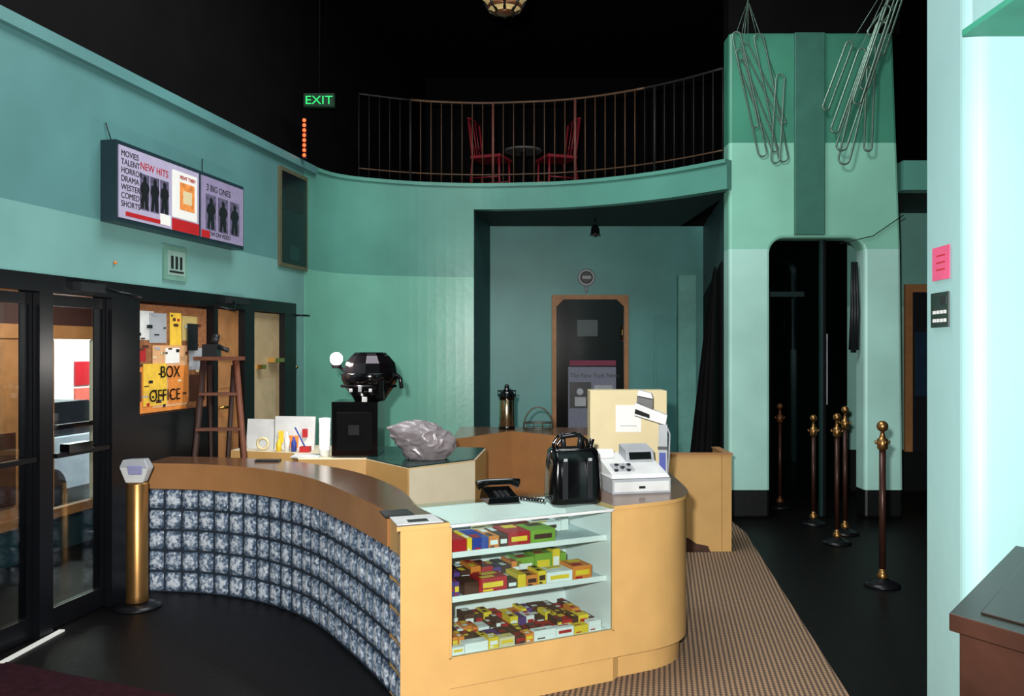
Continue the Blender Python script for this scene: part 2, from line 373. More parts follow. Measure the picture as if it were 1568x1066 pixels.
paper(6.38,6.68,1.36,1.68,M_ye2,-0.030); paper(6.70,6.97,1.36,1.66,M_og2,-0.030); paper(6.66,6.85,1.68,1.8,M_white,-0.03)
paper(7.0,7.2,1.62,1.8,M_grey); paper(7.0,7.24,1.36,1.58,M_brown); paper(6.3,6.36,1.4,1.62,M_brown,-0.03); paper(6.95,7.1,1.78,2.0,M_dark,-0.02)
random.seed(3)
for k in range(46):
    y=6.28+random.random()*0.9; z=1.33+random.random()*0.72; hh=0.008+0.018*random.random(); ww=0.02+0.05*random.random()
    paper(y,y+ww,z,z+hh,random.choice([M_brown,M_red,M_brown,M_grey,M_dark,M_cream]),-0.0285)
bb=mb.build('bulletin_board')
text('lettering_box','BOX',LW(6.58,-0.022,1.57),0.13,WD,(0,0,1),M_gloss,bb)
text('lettering_office','OFFICE',LW(6.44,-0.022,1.39),0.13,WD,(0,0,1),M_gloss,bb)

# vestibule + outer doors + street
M_vest=mat('vestibule_brown',(58,32,28),0.7); M_vestt=mat('vestibule_teal',(34,60,66),0.4)
mb=MB()
O0,O1=-1.56,-1.5
for a,c,m in [(3.0,5.7,M_vestt),(6.0,6.88,M_wood),(7.09,7.2,M_cream2),(7.81,7.93,M_wood),(7.93,10.2,M_vest)]:
    lbox(mb,a,c,O0,O1,0.3,2.0,m)
lbox(mb,3.0,10.2,O0,O1,0,0.30,M_vestt); lbox(mb,3.0,10.2,O0,O1,2.0,2.7,M_vest)
lbox(mb,5.7,7.9,O0,O1+0.02,1.88,2.0,M_wood); lbox(mb,5.7,7.9,O0,O1+0.02,0.3,0.38,M_wood)
lbox(mb,6.2,6.8,O1,O1+0.015,0.5,1.1,M_woodd)
mb.build('wall_vestibule')
mb=MB(); lbox(mb,7.25,7.77,-1.54,-1.52,0.38,1.88,M_glass); lbox(mb,6.89,7.08,-1.54,-1.52,0.38,1.88,M_glass)
lbox(mb,7.205,7.26,-1.54,-1.5,0.39,1.875,M_wood); lbox(mb,7.765,7.80,-1.54,-1.49,0.39,1.875,M_cream2)
lbox(mb,7.25,7.77,-1.50,-1.46,1.08,1.12,M_frame); lbox(mb,6.89,7.08,-1.50,-1.46,1.08,1.12,M_frame)
mb.build('door_7')
mb=MB(); lbox(mb,3.0,10.2,-1.5,-0.25,2.45,2.55,M_vest); mb.build('ceiling_vestibule')
mb=MB(); lbox(mb,8.7,8.8,-1.5,-0.21,0.0,2.45,M_vest); mb.build('wall_vestibule_end')
mb=MB(); lbox(mb,7.5,13.2,-4.2,-4.0,0,3.4,mat('street_wall_white',(236,232,224),0.8))
lbox(mb,10.68,10.98,-4.0,-3.97,1.30,1.62,M_red); lbox(mb,10.68,10.98,-4.0,-3.97,0.80,1.26,mat('street_red_pale',(206,90,74)))
lbox(mb,9.80,9.98,-4.0,-3.96,1.25,2.0,mat('street_blue',(110,130,165))); lbox(mb,9.0,12.6,-4.0,-3.95,0.0,0.35,mat('street_pavement',(170,166,160)))
lbox(mb,11.15,11.22,-4.0,-3.95,0.5,2.4,M_wood); lbox(mb,9.2,12.4,-4.0,-3.95,2.1,2.5,M_cream); mb.build('street_building')
# parked car outside (low body and cabin)
mb=MB()
M_car=mat('car_paint_white',(215,215,220),0.3)
def carprism(pts,o0,o1,m):
    a=[mb.addv(LW(y,o0,z)) for y,z in pts]; b2=[mb.addv(LW(y,o1,z)) for y,z in pts]; n=len(pts)
    mb.face(a,m); mb.face(b2[::-1],m)
    for k in range(n): mb.face([a[k],a[(k+1)%n],b2[(k+1)%n],b2[k]],m)
carprism([(8.3,0.25),(10.1,0.25),(10.2,0.45),(10.15,0.72),(9.75,0.82),(8.35,0.82),(8.2,0.6)],-3.7,-2.7,M_car)
carprism([(8.5,0.82),(9.7,0.82),(9.4,1.2),(8.7,1.2)],-3.6,-2.8,M_dark)
for yy in (8.7,9.75):
    c=LW(yy,-2.72,0.27); mb.M=Matrix.Translation(c)@Matrix.Rotation(math.radians(-10.5),4,'Z'); mb.lathe([(0.26,-0.08),(0.27,0.0),(0.2,0.03)],(0,0,0),M_dark,axis='X'); mb.M=Matrix.Identity(4)
lbox(mb,10.0,10.15,-2.71,-2.69,0.55,0.66,M_red)
mb.build('parked_car')

# ================================================================ left wall objects
mb=MB(); M_signblue=mat('sign_case_dark',(26,46,54),0.4); M_lav=mat('sign_lavender',(172,164,192),0.4,var=0.05,scale=14)
M_lav2=mat('sign_lavender_dim',(144,134,166),0.4,var=0.1,scale=20); M_face=mat('poster_photo',(90,84,110),0.4,var=0.6,scale=26)
lbox(mb,5.86,7.60,0.0,0.12,2.67,3.23,M_signblue)
lbox(mb,5.88,6.87,0.12,0.128,2.70,3.20,M_lav); lbox(mb,6.91,7.58,0.12,0.128,2.70,3.20,M_lav2)
def sp(a,c,z0,z1,m,o=0.131): lbox(mb,a,c,0.127,o,z0,z1,m)
sp(6.50,6.84,2.80,3.16,M_white); sp(6.60,6.80,2.87,3.08,mat('poster_orange',(226,140,70),0.5,var=0.3,scale=25),0.133); sp(6.64,6.76,2.92,3.02,M_cream,0.135); sp(6.50,6.87,2.70,2.79,M_red); sp(6.91,7.03,2.70,2.76,M_red)
sp(6.35,6.48,2.72,2.80,M_white,0.1312)
sp(5.95,6.40,2.72,2.75,M_red)
def figure(y0,zb,h,w_):   # silhouette of a posed figure printed on the poster
    P=[(0.1,0),(0.35,0),(0.45,0.35),(0.55,0),(0.85,0),(0.8,0.45),(1.0,0.62),(0.82,0.78),(0.66,0.8),(0.68,0.93),(0.5,1.0),(0.34,0.93),(0.36,0.8),(0.15,0.76),(0.0,0.55),(0.2,0.45)]
    a=[mb.addv(LW(y0+w_*x,0.1285,zb+h*z)) for x,z in P]; b2=[mb.addv(LW(y0+w_*x,0.1315,zb+h*z)) for x,z in P]; n=len(P)
    mb.face(b2,M_dark)
    for k in range(n): mb.face([a[k],a[(k+1)%n],b2[(k+1)%n],b2[k]],M_dark)
for k in range(3):
    y0=6.11+0.12*k; sp(y0,y0+0.11,2.79,3.05,M_face,0.1283); figure(y0,2.80,0.24,0.11)
for k in range(3):
    y0=6.97+0.19*k; sp(y0,y0+0.16,2.77,3.06,M_face,0.1283); figure(y0+0.01,2.78,0.26,0.14)
so=mb.build('lightbox_sign')
text('lettering_list','MOVIES\nTALENT\nHORROR\nDRAMA\nWESTERN\nCOMEDY\nSHORTS',LW(5.90,0.129,3.13),0.058,WD,(0,0,1),M_dark,so)
text('lettering_title','NEW HITS',LW(6.11,0.129,3.08),0.075,WD,(0,0,1),M_red,so)
text('lettering_new','RENT THEM',LW(6.60,0.134,3.105),0.04,WD,(0,0,1),M_red,so)
text('lettering_foot','NOW ON VIDEO',LW(6.98,0.129,2.725),0.05,WD,(0,0,1),M_dark,so)
text('lettering_stars','3 BIG ONES',LW(6.98,0.129,3.09),0.075,WD,(0,0,1),M_dark,so)
mb=MB(); mb.tube([LW(5.95,0.02,3.235),LW(5.9,0.01,3.36)],0.004,M_frame); mb.tube([LW(7.1,0.02,3.235),LW(7.12,0.01,3.38)],0.004,M_frame); mb.build('sign_wire',parent=so)
mb=MB(); M_olive=mat('olive_frame',(84,84,62),0.5)
lbox(mb,8.50,9.14,0.002,0.03,2.62,3.62,M_olive); lbox(mb,8.54,9.10,0.03,0.034,2.66,3.58,mat('poster_dark',(14,20,24),0.2)); lbox(mb,8.70,8.92,0.034,0.036,2.70,2.85,M_dt); lbox(mb,8.62,9.02,0.034,0.036,3.2,3.45,M_dark); mb.build('framed_poster')
mb=MB(); lbox(mb,6.57,6.88,0.0,0.02,2.33,2.60,mat('seafoam_plate',(98,142,128),0.5)); lbox(mb,6.61,6.84,0.02,0.024,2.37,2.56,mat('plate_pale',(128,158,148),0.5))
for i in range(3): lbox(mb,6.65+0.06*i,6.68+0.06*i,0.024,0.028,2.42,2.52,M_dark)
lbox(mb,6.63,6.82,0.024,0.028,2.39,2.405,M_dark); mb.build('wall_sign_plate')
mb=MB(); mb.ball(LW(6.0,0.012,2.40),0.012,M_orange); mb.build('wall_button')
M_exit=mat('exit_glow',(40,190,100),0.5,emit=1.0); M_og=mat('orange_glow',(255,80,40),0.5,emit=3)
mb=MB(); mb.box(-2.19,-1.87,8.97,9.03,4.34,4.48,mat('exit_case',(8,40,24),0.5,emit=0.3)); mb.tube([(-2.03,9.0,4.48),(-2.03,9.0,6.4)],0.008,M_black); ex=mb.build('exit_sign')
text('lettering_exit','EXIT',(-2.03,8.965,4.365),0.125,(1,0,0),(0,0,1),M_exit,ex,align='CENTER',sx=1.15)
mb=MB(); mb.box(-2.19,-2.14,8.9,8.93,3.78,4.2,M_frame)
for i in range(8): mb.ball((-2.165,8.89,3.81+i*0.052),0.019,M_og,seg=8,rg=6)
mb.build('marquee_bulb_strip')

# ================================================================ BALCONY
mb=MB(); R=offset(E,0.07)
def sample(pts,step):
    out=[];acc=0;nxt=0
    for i in range(len(pts)-1):
        d=(pts[i+1]-pts[i]).length
        while nxt<=acc+d:
            t=(nxt-acc)/d; out.append(pts[i].lerp(pts[i+1],t)); nxt+=step
        acc+=d
    return out
S=sample(R,0.125)
M_rail=mat('railing_bronze',(84,62,46),0.5,metal=0.2)
M_raild=mat('railing_dark',(18,16,16),0.6)
M_post=mat('railing_post_rose',(104,60,54),0.5)
S=[p for p in S if p.x>-1.82]
for i,p in enumerate(S):
    mm=M_rail if -1.2<p.x<1.5 else M_raild
    post=(i%8==5)
    mb.tube([(p.x,p.y,3.78),(p.x,p.y,4.76)],0.017 if post else 0.007,(M_post if post and mm is M_rail else mm),seg=6)
mb.tube([(p.x,p.y,4.77) for p in S if p.x<-1.1],0.014,M_raild,seg=6); mb.tube([(p.x,p.y,4.77) for p in S if -1.25<p.x<1.55],0.015,M_rail,seg=6); mb.tube([(p.x,p.y,4.77) for p in S if p.x>1.4],0.014,M_raild,seg=6)
mb.tube([(p.x,p.y,3.9) for p in S],0.009,M_rail,seg=6)
mb.build('balcony_railing')
M_redm=mat('red_metal',(116,26,36),0.4)
def chair(x,y,rot):
    mb=MB(); mb.M=Matrix.Translation((x,y,3.72))@Matrix.Rotation(rot,4,'Z')
    for sx in (-0.18,0.18):
        mb.tube([(sx,-0.18,0),(sx,-0.17,0.45)],0.014,M_redm); mb.tube([(sx,0.22,0),(sx,0.18,0.45),(sx,0.24,0.95)],0.014,M_redm)
        mb.tube([(sx,-0.18,0.2),(sx,0.2,0.2)],0.009,M_redm)
    mb.box(-0.2,0.2,-0.2,0.2,0.44,0.475,M_redm)
    mb.tube([(-0.18,0.24,0.95),(0,0.27,0.99),(0.18,0.24,0.95)],0.014,M_redm)
    for k in range(-1,2): mb.tube([(k*0.09,0.19,0.5),(k*0.09,0.26,0.96)],0.008,M_redm)
    mb.tube([(-0.18,0.2,0.6),(0.18,0.2,0.6)],0.009,M_redm)
    return mb.build('balcony_chair')
chair(-0.26,10.75,math.radians(70)); chair(0.56,10.75,math.radians(-70))
mb=MB(); mb.lathe([(0.25,0.72),(0.26,0.735),(0.25,0.75)],(0.15,11.5,3.72),mat('table_dim',(90,90,90),0.5)); mb.tube([(0.15,11.5,3.74),(0.15,11.5,4.44)],0.03,M_frame); mb.lathe([(0.2,0),(0.18,0.03),(0.04,0.05)],(0.15,11.5,3.72),M_frame); mb.build('balcony_table')

M_lamp=mat('lamp_opal',(214,186,128),0.4,emit=0.12)
mb=MB(); c=(-0.06,7.0,4.53)
mb.lathe([(0.02,0),(0.05,0.01),(0.09,0.02)],c,M_brassd); mb.lathe([(0.09,0.02),(0.10,0.03),(0.135,0.045)],c,M_lamp,sm=False,seg=12)
mb.lathe([(0.14,0.045),(0.145,0.07),(0.14,0.08)],c,M_brassd); mb.lathe([(0.135,0.08),(0.18,0.12),(0.18,0.17)],c,M_lamp,sm=False,seg=12)
mb.lathe([(0.19,0.17),(0.20,0.19),(0.19,0.21),(0.05,0.25)],c,M_brassd)
for k in range(8):
    a=k*math.pi/4; mb.tube([(c[0]+0.09*math.cos(a),c[1]+0.09*math.sin(a),c[2]+0.02),(c[0]+0.15*math.cos(a),c[1]+0.15*math.sin(a),c[2]+0.07),(c[0]+0.19*math.cos(a),c[1]+0.19*math.sin(a),c[2]+0.19)],0.013,M_frame,seg=6)
mb.tube([(c[0],c[1],c[2]+0.24),(c[0],c[1],6.4)],0.015,M_brassd)
mb.build('ceiling_chandelier')

# ================================================================ RECESS contents
px=lambda x:(x-784)/1307*11.66
zz=lambda y:1.8+(533-y)/1307*11.66
mb=MB()
x0,x1=px(845),px(962); zt=zz(452)
mb.prismY([(x0,0.01),(x0+0.06,0.01),(x0+0.06,zt-0.16),(x0+0.16,zt-0.06),(x1-0.16,zt-0.06),(x1-0.06,zt-0.16),(x1-0.06,0.01),(x1,0.01),(x1,zt),(x0,zt)],11.62,11.695,M_wood)
mb.box(x0+0.05,x1-0.05,11.66,11.695,0.01,zt-0.05,M_gloss)
mb.tube([(x1-0.09,11.66,1.9),(x1-0.09,11.60,1.9),(x1-0.09,11.60,2.1),(x1-0.09,11.66,2.1)],0.012,M_brass)
d8=mb.build('door_8')
mb=MB(); M_news=mat('newsprint',(118,122,138),0.7,var=0.1,scale=30)
mb.box(px(870),px(943),11.645,11.655,zz(656),zz(562),M_news)
mb.box(px(872),px(943),11.645,11.655,zz(560),zz(552),mat('dim_magenta',(120,40,70)))
mb.box(px(872),px(905),11.64,11.645,zz(625),zz(585),M_dark); mb.box(px(910),px(938),11.64,11.645,zz(612),zz(590),M_grey)
for k in range(5): mb.box(px(910),px(938),11.64,11.645,zz(622+k*6),zz(620+k*6),M_dark)
mb.lathe([(0.05,0),(0.045,-0.005)],(px(888),11.64,zz(600)),M_grey,axis='Y'); mb.box(px(880),px(897),11.636,11.64,zz(622),zz(608),M_grey)
mb.box(px(884),px(915),11.64,11.65,zz(515),zz(490),M_dt)
np_=mb.build('newspaper_poster',parent=d8)
text('lettering_masthead','The New York News',(px(873),11.642,zz(578)),0.085,(1,0,0),(0,0,1),M_dark,np_,sx=0.9)
mb=MB(); cc=(px(898),11.69,zz(425)); mb.lathe([(0.12,0),(0.12,-0.04),(0.10,-0.05)],cc,M_grey,axis='Y'); mb.lathe([(0.085,-0.05),(0.075,-0.055)],cc,M_dark,axis='Y')
mb.box(cc[0]-0.06,cc[0]+0.06,11.62,11.635,cc[2]-0.02,cc[2]+0.02,M_grey); mb.tube([(cc[0],11.68,cc[2]-0.11),(cc[0],11.68,cc[2]-0.2)],0.02,M_grey); mb.build('wall_clock')
mb=MB(); cx,cy=1.07,11.0; mb.tube([(cx,cy,3.47),(cx,cy,3.36)],0.012,M_frame); mb.lathe([(0.03,0),(0.05,-0.03),(0.055,-0.10),(0.07,-0.12)],(cx,cy,3.38),M_frame); mb.ball((cx,cy,3.27),0.03,M_brassd); mb.build('ceiling_spotlight')
mb=MB(); mb.box(px(1002),px(1036),11.67,11.695,0.01,zz(482),M_rec); mb.box(px(1005),px(1033),11.655,11.67,0.1,zz(486),M_rec); mb.ball((px(1008),11.65,1.1),0.02,M_brass); mb.build('door_9')
mb=MB(); mb.box(px(1037),px(1064),11.58,11.695,0.01,zz(422),mat('pilaster_light_teal',(104,166,156),0.5)); mb.build('trim_recess_pilaster')

# ================================================================ CONCESSION COUNTER
C=catmull([(-2.70,6.32),(-2.32,6.27),(-2.05,6.18),(-1.78,6.04),(-1.477,5.79),(-1.23,5.49),(-1.05,5.2),(-0.824,4.81),(-0.64,4.46),(-0.54,4.22)],6)
inner=catmull([(-2.68,6.68),(-2.3,6.63),(-1.95,6.53),(-1.6,6.35),(-1.25,6.05),(-0.98,5.7),(-0.76,5.3),(-0.62,4.95),(-0.545,4.64)],6)
iend=8*6
mb=MB()
Cb=C[:iend+1]
mb.prism(ring(Cb,inner),0,0.76,M_mort)
mb.prism(ring(offset(Cb,-0.012),inner),0.76,0.93,M_tan2)
mb.prism(ring(offset(Cb,-0.02),offset(inner,0.01)),0.93,0.95,M_tan2,M_top)
P0=Vector((-0.53,4.05)); U=Vector((0.8944,0.4472)); N=Vector((-0.4472,0.8944))
def W(s,t): p=P0+U*s+N*t; return (p.x,p.y)
post=[tuple(P0),W(0.25,0),W(0.25,0.52),tuple(inner[-1]),tuple(C[iend]),(-0.585,4.34),(-0.54,4.22)]
mb.prism(post,0,0.93,M_tan); mb.prism([(-0.545,4.04),W(0.25,-0.012),W(0.25,0.52),tuple(inner[-1]),tuple(C[iend]),(-0.6,4.34),(-0.555,4.22)],0.93,0.951,M_tan,M_top)
F=Matrix(((U.x,N.x,0,P0.x),(U.y,N.y,0,P0.y),(0,0,1,0),(0,0,0,1)))
mb.M=F
S0,S1,D=0.25,1.205,0.52
mb.box(S0,S1,0.008,D,0.0,0.13,M_tan); mb.box(S0,S1,0.0,D,0.135,0.28,M_tan)
mb.box(S0,S1,0.02,D-0.02,0.28,0.284,M_white)
mb.box(S0,S1,D-0.02,D,0.28,0.93,M_white); mb.box(S0,S0+0.012,0.0,D-0.02,0.284,0.93,M_white); mb.box(S1-0.012,S1,0.01,D-0.02,0.284,0.93,M_white)
mb.box(S0,S0+0.012,-0.004,0.012,0.28,0.93,M_tan); mb.box(S1-0.012,S1,-0.004,0.012,0.28,0.93,M_tan)
mb.box(S0,S1,-0.004,0.012,0.922,0.935,M_lgrey); mb.box(S0,S1,-0.004,0.014,0.28,0.288,M_tan)
mb.box(S0,S1,0.0,D,0.936,0.95,M_glass); mb.box(S0+0.012,S1-0.012,0.002,0.006,0.288,0.922,M_glass)
for z in (0.545,0.765):
    mb.box(S0+0.013,S1-0.013,0.06,D-0.022,z,z+0.010,M_shelf); mb.box(S0+0.013,S1-0.013,0.055,0.062,z-0.008,z+0.02,M_white)
mb.M=Matrix.Identity(4)
arc=catmull([(0.548,4.59),(0.70,4.665),(0.83,4.737),(0.935,4.83),(1.005,4.955),(1.04,5.12),(1.055,5.45),(1.06,5.95)],8)
rb=[tuple(p) for p in arc]+[(0.48,5.95),(0.46,5.45),W(S1,D)]
mb.prism(rb,0.135,0.93,M_tan)
ao=offset(arc,-0.012); mb.prism([tuple(p) for p in ao]+[(0.47,5.95),(0.45,5.45),W(S1,D)],0.93,0.951,M_tan,M_top)
ai=offset(arc,0.04); mb.prism([W(S1,0.012)]+[tuple(p) for p in ai[3:]]+[(0.5,5.93),(0.5,5.45),W(S1,D-0.02)],0,0.135,M_tan)
counter=mb.build('concession_counter')

gm=bpy.data.materials.new('glass_block'); gm.use_nodes=True; nt=gm.node_tree; b=nt.nodes['Principled BSDF']
uv=nt.nodes.new('ShaderNodeUVMap'); uv.uv_map='UVMap'
sub=nt.nodes.new('ShaderNodeVectorMath'); sub.operation='SUBTRACT'; sub.inputs[1].default_value=(0.5,0.5,0)
nt.links.new(uv.outputs[0],sub.inputs[0]); ln=nt.nodes.new('ShaderNodeVectorMath'); ln.operation='LENGTH'; nt.links.new(sub.outputs[0],ln.inputs[0])
g=nt.nodes.new('ShaderNodeNewGeometry'); vo=nt.nodes.new('ShaderNodeTexVoronoi'); vo.inputs['Scale'].default_value=55
nt.links.new(g.outputs['Position'],vo.inputs['Vector'])
no=nt.nodes.new('ShaderNodeTexNoise'); no.inputs['Scale'].default_value=34; no.inputs['Detail'].default_value=3; nt.links.new(g.outputs['Position'],no.inputs['Vector'])
m1=nt.nodes.new('ShaderNodeMath'); m1.operation='MULTIPLY_ADD'; nt.links.new(ln.outputs['Value'],m1.inputs[0]); m1.inputs[1].default_value=-1.3; m1.inputs[2].default_value=0.36  # paler block centres: glass highlight painted into the colour
m2=nt.nodes.new('ShaderNodeMath'); m2.operation='MULTIPLY_ADD'; nt.links.new(no.outputs['Fac'],m2.inputs[0]); m2.inputs[1].default_value=2.0; nt.links.new(m1.outputs[0],m2.inputs[2])
m3=nt.nodes.new('ShaderNodeMath'); m3.operation='MULTIPLY_ADD'; nt.links.new(vo.outputs['Distance'],m3.inputs[0]); m3.inputs[1].default_value=-0.6; nt.links.new(m2.outputs[0],m3.inputs[2])
rp=nt.nodes.new('ShaderNodeValToRGB'); e=rp.color_ramp.elements; e[0].position=0.1; e[0].color=lin((50,66,84)); e[1].position=1.05 if False else 1.0; e[1].color=lin((212,220,230)); q=e.new(0.5); q.color=lin((104,122,144))
nt.links.new(m3.outputs[0],rp.inputs['Fac']); nt.links.new(rp.outputs['Color'],b.inputs['Base Color']); b.inputs['Roughness'].default_value=0.2; b.inputs['Specular IOR Level'].default_value=0.5
bp=nt.nodes.new('ShaderNodeBump'); bp.inputs['Strength'].default_value=0.4; bp.inputs['Distance'].default_value=0.01; nt.links.new(no.outputs['Fac'],bp.inputs['Height']); nt.links.new(bp.outputs['Normal'],b.inputs['Normal'])
L=sum((C[i+1]-C[i]).length for i in range(len(C)-1))
def at(s):
    acc=0
    for i in range(len(C)-1):
        d=(C[i+1]-C[i]).length
        if s<=acc+d or i==len(C)-2:
            t=(s-acc)/d; tt=(C[i+1]-C[i]).normalized(); return C[i].lerp(C[i+1],t),Vector((tt.y,-tt.x))
        acc+=d
bm=bmesh.new(); ul=bm.loops.layers.uv.new('UVMap')
ncol=24; w=L/ncol; n=6; nrow=5; rh=0.76/nrow
for c_ in range(ncol):
    for r_ in range(nrow):
        vs=[]
        for j in range(n+1):
            row=[]
            for i in range(n+1):
                u=i/n;v=j/n
                p,nn=at(c_*w+0.004+(w-0.008)*u)
                e_=min(u,1-u,v,1-v); h=0.004+0.012*min(1,e_*2*1.6)**0.6
                if e_==0: h=-0.002
                row.append(bm.verts.new((p.x+nn.x*h,p.y+nn.y*h,r_*rh+0.005+(rh-0.010)*v)))
            vs.append(row)
        for j in range(n):
            for i in range(n):
                f=bm.faces.new([vs[j][i],vs[j][i+1],vs[j+1][i+1],vs[j+1][i]]); f.smooth=True
                for lp,(a,b2) in zip(f.loops,[(i,j),(i+1,j),(i+1,j+1),(i,j+1)]): lp[ul].uv=(a/n,b2/n)
me=bpy.data.meshes.new('glass_blocks'); bm.to_mesh(me); bm.free(); me.materials.append(gm)
o=bpy.data.objects.new('glass_blocks',me); scene.collection.objects.link(o); setparent(o,counter)

# candy
random.seed(11)
mb=MB(); mb.M=F
def row(z0,s0,s1,items,t0,t1,h):
    s=s0; k=0
    while s<s1-0.03:
        wd,m,hh=items[k%len(items)]; wd=min(wd,s1-s); H=h*hh; t1_=t1-random.random()*0.03
        mb.box(s+0.002,s+wd-0.002,t0,t1_,z0,z0+H,m)
        c1=random.choice([M_yel,M_white,M_red,M_brown,m]); c2=random.choice([M_brown,M_white,M_yel,M_red,m])
        mb.box(s+0.15*wd,s+0.85*wd,t0-0.0015,t0,z0+0.35*H,z0+0.7*H,c1)
        mb.box(s+0.15*wd,s+0.5*wd,t0-0.0015,t0,z0+0.12*H,z0+0.25*H,c2)
        mb.box(s+0.12*wd,s+0.6*wd,t0+0.015,t0+0.4*(t1_-t0),z0+H,z0+H+0.001,c2)
        mb.box(s+0.3*wd,s+0.85*wd,t0+0.6*(t1_-t0),t1_-0.01,z0+H,z0+H+0.001,c1)
        s+=wd;k+=1
z=0.776
row(z,0.275,0.90,[(0.10,M_red,1.0),(0.03,M_yel,1.05),(0.09,M_blue,1.0),(0.06,M_orange,1),(0.05,M_brown,1.0),(0.13,M_red,1.1),(0.15,M_grn,1.1)],0.07,0.28,0.065)
row(z,0.30,1.1,[(0.2,M_white,1.0),(0.15,M_cream,0.8),(0.2,M_red,0.9),(0.2,M_white,0.7)],0.30,0.42,0.075)
z=0.556
row(z,0.275,0.36,[(0.03,M_blue,1.5),(0.03,M_pur,1.4)],0.07,0.30,0.055); row(z,0.36,0.60,[(0.08,M_brown,1.3),(0.16,M_red,1.5)],0.07,0.22,0.05)
row(z,0.60,1.12,[(0.06,M_brown,1),(0.05,M_yel,1.4),(0.07,M_orange,1.2),(0.05,M_yel,1.5),(0.16,M_white,1.2),(0.12,M_orange,1.5)],0.07,0.22,0.05)
row(z,0.36,0.80,[(0.05,M_pur,1.5),(0.06,M_brown,1.6),(0.06,M_orange,1.9),(0.07,M_red,1.7)],0.24,0.40,0.05)
row(z,0.74,1.05,[(0.11,M_grn,2.2),(0.11,M_grn,2.4),(0.05,M_yel,2.7)],0.24,0.40,0.05)
z=0.285
row(z,0.275,1.17,[(0.07,M_white,0.8),(0.13,M_white,1.0),(0.06,M_yel,1.2),(0.09,M_cream,1),(0.06,M_brown,0.9),(0.05,M_orange,1),(0.13,M_white,1.1),(0.11,M_white,1.0),(0.09,M_yel,0.9),(0.08,M_white,1.2)],0.03,0.10,0.045)
for rr in range(3):
    row(z,0.275,1.15,[(random.choice([0.035,0.05,0.065]),random.choice([M_brown,M_brown,M_red,M_orange,M_yel,M_white,M_pur,M_woodd]),0.7+0.8*random.random()) for _ in range(19)],0.11+rr*0.12,0.225+rr*0.12,0.045+0.006*rr)
mb.build('candy_boxes')

mb=MB(); mb.M=F
mb.hexa([(-0.01,0.02,0.953),(0.22,0.00,0.953),(0.24,0.20,0.953),(0.02,0.22,0.953),(-0.01,0.02,0.957),(0.22,0.00,0.957),(0.24,0.20,0.957),(0.02,0.22,0.957)],M_lgrey)
mb.hexa([(0.06,0.05,0.957),(0.16,0.04,0.957),(0.17,0.10,0.957),(0.07,0.11,0.957),(0.06,0.05,0.959),(0.16,0.04,0.959),(0.17,0.10,0.959),(0.07,0.11,0.959)],M_dark)
mb.hexa([(0.0,0.24,0.953),(0.15,0.22,0.953),(0.16,0.36,0.953),(0.02,0.38,0.953),(0.0,0.24,0.962),(0.15,0.22,0.962),(0.16,0.36,0.962),(0.02,0.38,0.962)],M_dark)
mb.build('magazine')

mb=MB(); mb.M=Matrix.Translation((-0.07,4.74,0.953))@Matrix.Rotation(0.3,4,'Z')
mb.hexa([(-0.09,-0.09,0),(0.09,-0.09,0),(0.09,0.09,0),(-0.09,0.09,0),(-0.08,-0.08,0.03),(0.08,-0.08,0.03),(0.08,0.08,0.065),(-0.08,0.08,0.065)],M_gloss)
mb.tube([(-0.12,0.03,0.085),(-0.07,0.03,0.10),(0.07,0.03,0.10),(0.12,0.03,0.085)],[0.028,0.018,0.018,0.028],M_gloss,seg=10)
for i in range(3):
    for j in range(4): mb.box(-0.035+i*0.028,-0.017+i*0.028,-0.07+j*0.022,-0.055+j*0.022,0.03,0.042+0.004*j,M_dark)
cord=[(0.09,0.0,0.03)]
for k in range(50):
    t=k/49; cord.append((0.09+0.12*t,-0.02-0.13*t,0.015+0.008*math.sin(k*1.3)))
mb.tube(cord,0.006,M_gloss,seg=5)
mb.build('telephone',bevel=0.004)

mb=MB(); mb.M=Matrix.Translation((0.335,4.73,0.951))@Matrix.Rotation(0.25,4,'Z')
levels=[(0.0,0.138,0.10),(0.02,0.142,0.105),(0.12,0.14,0.10),(0.22,0.135,0.09),(0.28,0.13,0.07),(0.30,0.12,0.045)]
rings=[]
for zc,wx,wy in levels:
    ring_=[]
    for k in range(28):
        a=2*math.pi*k/28; ca,sa=math.cos(a),math.sin(a)
        x=wx*math.copysign(abs(ca)**0.3,ca); y=wy*math.copysign(abs(sa)**0.3,sa)
        ring_.append(mb.addv((x+0.003*math.sin(9*a+zc*40),y+0.004*math.sin(7*a+zc*30),zc)))
    rings.append(ring_)
for i in range(len(rings)-1):
    for k in range(28): mb.face([rings[i][k],rings[i][(k+1)%28],rings[i+1][(k+1)%28],rings[i+1][k]],M_gloss,True)
mb.face(rings[0][::-1],M_gloss); mb.face(rings[-1],M_gloss)
for yy in (-0.035,0.035):
    mb.tube([(-0.10,yy,0.26),(-0.10,yy,0.32),(-0.07,yy,0.36),(0.03,yy,0.37),(0.07,yy,0.34),(0.085,yy,0.26)],0.010,M_gloss)
mb.box(-0.09,-0.06,-0.107,-0.1,0.03,0.25,M_dark); mb.box(0.05,0.08,-0.107,-0.1,0.03,0.25,M_dark)
mb.box(-0.085,-0.065,-0.112,-0.107,0.235,0.25,M_grey); mb.box(0.055,0.075,-0.112,-0.107,0.235,0.25,M_grey)
mb.tube([(0.13,0,0.24),(0.145,-0.02,0.12),(0.145,-0.05,0.05),(0.14,-0.04,0.012)],0.007,M_gloss)
mb.tube([(0.04,0.0,0.29),(0.045,0.0,0.37)],0.014,M_dark); mb.tube([(-0.05,0.0,0.29),(-0.055,0.01,0.38)],0.016,M_dark); mb.tube([(0.1,0.0,0.28),(0.12,0.01,0.34)],0.014,M_gloss)
mb.build('black_handbag')

